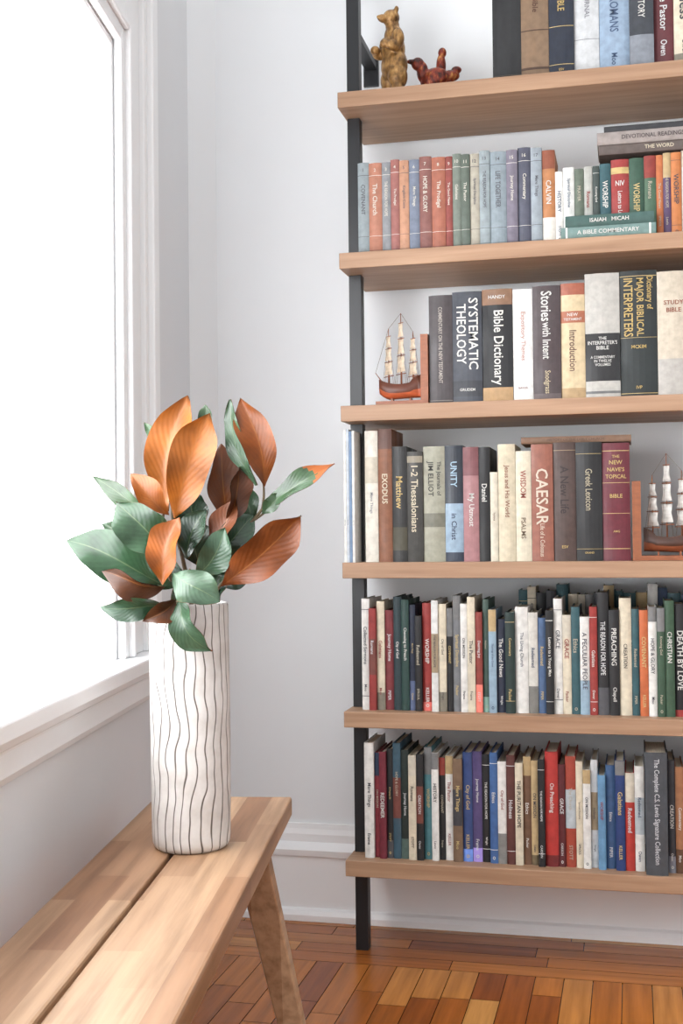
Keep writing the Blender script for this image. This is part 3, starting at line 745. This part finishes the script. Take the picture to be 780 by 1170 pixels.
leaves = [  # rust colours run deeper to put some shadow darkening into the leaves
 # big rust leaves at top
 ((190,585,.00),(214,452,-.01),58,'r',-22,.10,.38,(176,108,52),18,-.04),
 ((203,594,.035),(243,476,.03),56,'r',16,.08,.32,(182,112,54),-14,-.05),
 ((196,590,.03),(153,544,.03),34,'r',10,.14,.4,(164,96,46),20,-.05),
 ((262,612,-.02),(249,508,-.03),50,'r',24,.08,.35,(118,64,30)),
 ((302,560,.02),(279,459,.03),46,'r',14,.12,.4,(138,78,40),-25,.05),
 ((294,558,.026),(270,461,.045),28,'g',-38,.08,.15,(88,116,100),0,-.06),
 ((256,670,.05),(342,588,.06),54,'r',14,.07,.25,(132,72,34),15,.03),
 ((300,584,.01),(387,540,.03),27,'g',-25,.18,.3,(88,118,94),-10,.05,.76),
 ((190,668,.05),(213,594,.05),46,'r',-12,.12,.4,(162,94,44),-20,-.06),
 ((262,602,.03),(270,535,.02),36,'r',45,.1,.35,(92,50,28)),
 # greens left
 ((192,640,.04),(142,574,.05),56,'g',10,.12,.25,(74,108,86),-30,.05),
 ((188,668,.03),(84,616,.05),58,'g',-5,.10,.22,(66,102,78),25,.04),
 ((185,600,.0),(107,544,.0),24,'g',-20,.12,.3,(100,126,104),10),
 ((185,625,.01),(118,600,.01),30,'g',10,.1,.25,(92,122,104)),
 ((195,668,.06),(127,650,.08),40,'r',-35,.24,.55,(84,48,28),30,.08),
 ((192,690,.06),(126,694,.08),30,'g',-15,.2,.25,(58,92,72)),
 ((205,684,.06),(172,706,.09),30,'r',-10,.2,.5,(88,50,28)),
 # greens centre / right
 ((210,682,.065),(247,740,.085),36,'g',12,.24,.25,(84,116,98),30,.06),
 ((205,655,.07),(257,688,.09),44,'g',-15,.18,.2,(104,134,120),-25,.05),
 ((225,660,.05),(262,606,.05),38,'g',15,.12,.25,(84,114,100)),
 ((215,640,.03),(238,585,.03),38,'g',-20,.12,.3,(66,94,80)),
 ((240,640,.02),(290,590,.0),42,'g',20,.12,.25,(62,92,74)),
 ((205,650,.045),(178,598,.02),38,'g',-15,.1,.25,(56,88,68)),
 ((228,615,.0),(212,560,-.02),42,'g',10,.08,.2,(48,76,56)),
 ((288,602,-.01),(268,552,-.01),26,'g',10,.1,.2,(76,104,84)),
 ((300,590,.02),(322,566,.03),18,'g',0,.1,.2,(84,112,88)),
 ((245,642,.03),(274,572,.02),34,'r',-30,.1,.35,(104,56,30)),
 ((230,500,-.02),(234,462,-.02),18,'g',0,.1,.2,(78,112,80)),
 ((186,520,-.02),(164,482,-.02),15,'g',0,.1,.2,(84,118,88)),
 ((188,510,-.02),(184,472,-.02),13,'g',20,.1,.2,(90,124,94)),
 ((200,690,.05),(222,650,.06),30,'g',30,.1,.25,(54,84,66)),
 ((215,665,.0),(160,640,-.03),46,'g',0,.1,.2,(50,82,62)),
 ((235,665,-.02),(280,640,-.04),46,'g',0,.1,.2,(50,80,64)),
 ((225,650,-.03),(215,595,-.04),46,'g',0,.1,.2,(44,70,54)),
 ((235,688,.02),(262,660,.03),34,'g',-20,.1,.2,(60,88,72)),
]
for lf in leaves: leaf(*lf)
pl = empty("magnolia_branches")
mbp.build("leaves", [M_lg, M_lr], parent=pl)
mb = MB()
def stem(pts, r0, r1):
    pts = [Vector(p) for p in pts]
    out = []
    for i in range(len(pts)-1):
        p0 = pts[max(i-1,0)]; p1 = pts[i]; p2 = pts[i+1]; p3 = pts[min(i+2, len(pts)-1)]
        for k in range(6):
            t = k/6
            out.append(0.5*((2*p1)+(-p0+p2)*t+(2*p0-5*p1+4*p2-p3)*t*t+(-p0+3*p1-3*p2+p3)*t**3))
    out.append(pts[-1])
    mb.tube(out, [r0+(r1-r0)*i/(len(out)-1) for i in range(len(out))])
bot = VC + UP*0.022
stem([bot + RT*0.01, P(218,700,.0), P(212,650,.02), P(202,605,.02), P(198,585,.015), P(200,540,-.01), P(215,500,-.02)], .004, .0018)
stem([bot - RT*0.012, P(232,695,.01), P(250,650,.0), P(275,615,.0), P(300,584,.01)], .0045, .0022)
stem([P(300,584,.01), P(302,570,.015), P(302,556,.02)], .0022, .0016)
stem([P(285,600,.005), P(303,588,.01), P(330,566,.02)], .0022, .0012)
stem([bot - RT*0.005 + FW*0.01, P(205,695,.02), P(196,660,.03), P(188,630,.03), P(185,600,.0), P(188,560,-.015), P(188,515,-.02)], .004, .0014)
stem([bot + RT*0.015 + FW*0.012, P(240,695,.02), P(250,675,.04), P(262,660,.05)], .0035, .002)
stem([P(262,640,.0), P(266,620,-.01), P(262,600,-.02)], .0022, .0014)
stem([P(205,694,.02), P(206,686,.05), P(215,690,.066)], .003, .002)
mb.build("stems", [M_stem], parent=pl)

# ---------------------------------------------------------------- light
# soft sky dome, brighter from the window side and above
w = bpy.data.worlds.new("World"); scene.world = w; w.use_nodes = True
nt = w.node_tree; bg = nt.nodes["Background"]; bg.inputs[0].default_value = (0.965, 0.982, 1.0, 1)
tc = N(nt, 'ShaderNodeTexCoord'); dt = N(nt, 'ShaderNodeVectorMath', operation='DOT_PRODUCT')
v = Vector((-0.75, -0.35, 0.55)).normalized(); dt.inputs[1].default_value = v
mr = N(nt, 'ShaderNodeMapRange'); mr.inputs[1].default_value = -0.9; mr.inputs[2].default_value = 0.9; mr.inputs[3].default_value = 0.45; mr.inputs[4].default_value = 2.1
nt.links.new(tc.outputs['Generated'], dt.inputs[0]); nt.links.new(dt.outputs['Value'], mr.inputs[0]); nt.links.new(mr.outputs[0], bg.inputs[1])
ld = bpy.data.lights.new("window_daylight", 'AREA'); ld.shape = 'RECTANGLE'; ld.size = 3.6; ld.size_y = 3.0; ld.energy = 480; ld.color = (0.97, 0.985, 1.0)
lo = bpy.data.objects.new("window_daylight", ld); COL.objects.link(lo)
c = W0 - WY*1.5 - WN*0.75 + UP*1.5
lo.location = c; lo.rotation_euler = (WN).to_track_quat('-Z', 'Y').to_euler()

# ---------------------------------------------------------------- camera
cd = bpy.data.cameras.new("camera"); cam = bpy.data.objects.new("camera", cd); COL.objects.link(cam)
cd.sensor_fit = 'VERTICAL'; cd.sensor_height = 36; cd.lens = 1400/1170*36; cd.clip_start = 0.02
Rm = Matrix.Rotation(YAW, 4, 'Z') @ Matrix.Rotation(math.radians(90 + 1.02), 4, 'X') @ Matrix.Rotation(math.radians(-0.6), 4, 'Z')
cam.matrix_world = Matrix.Translation(CAM) @ Rm
scene.camera = cam
scene.view_settings.view_transform = 'Standard'
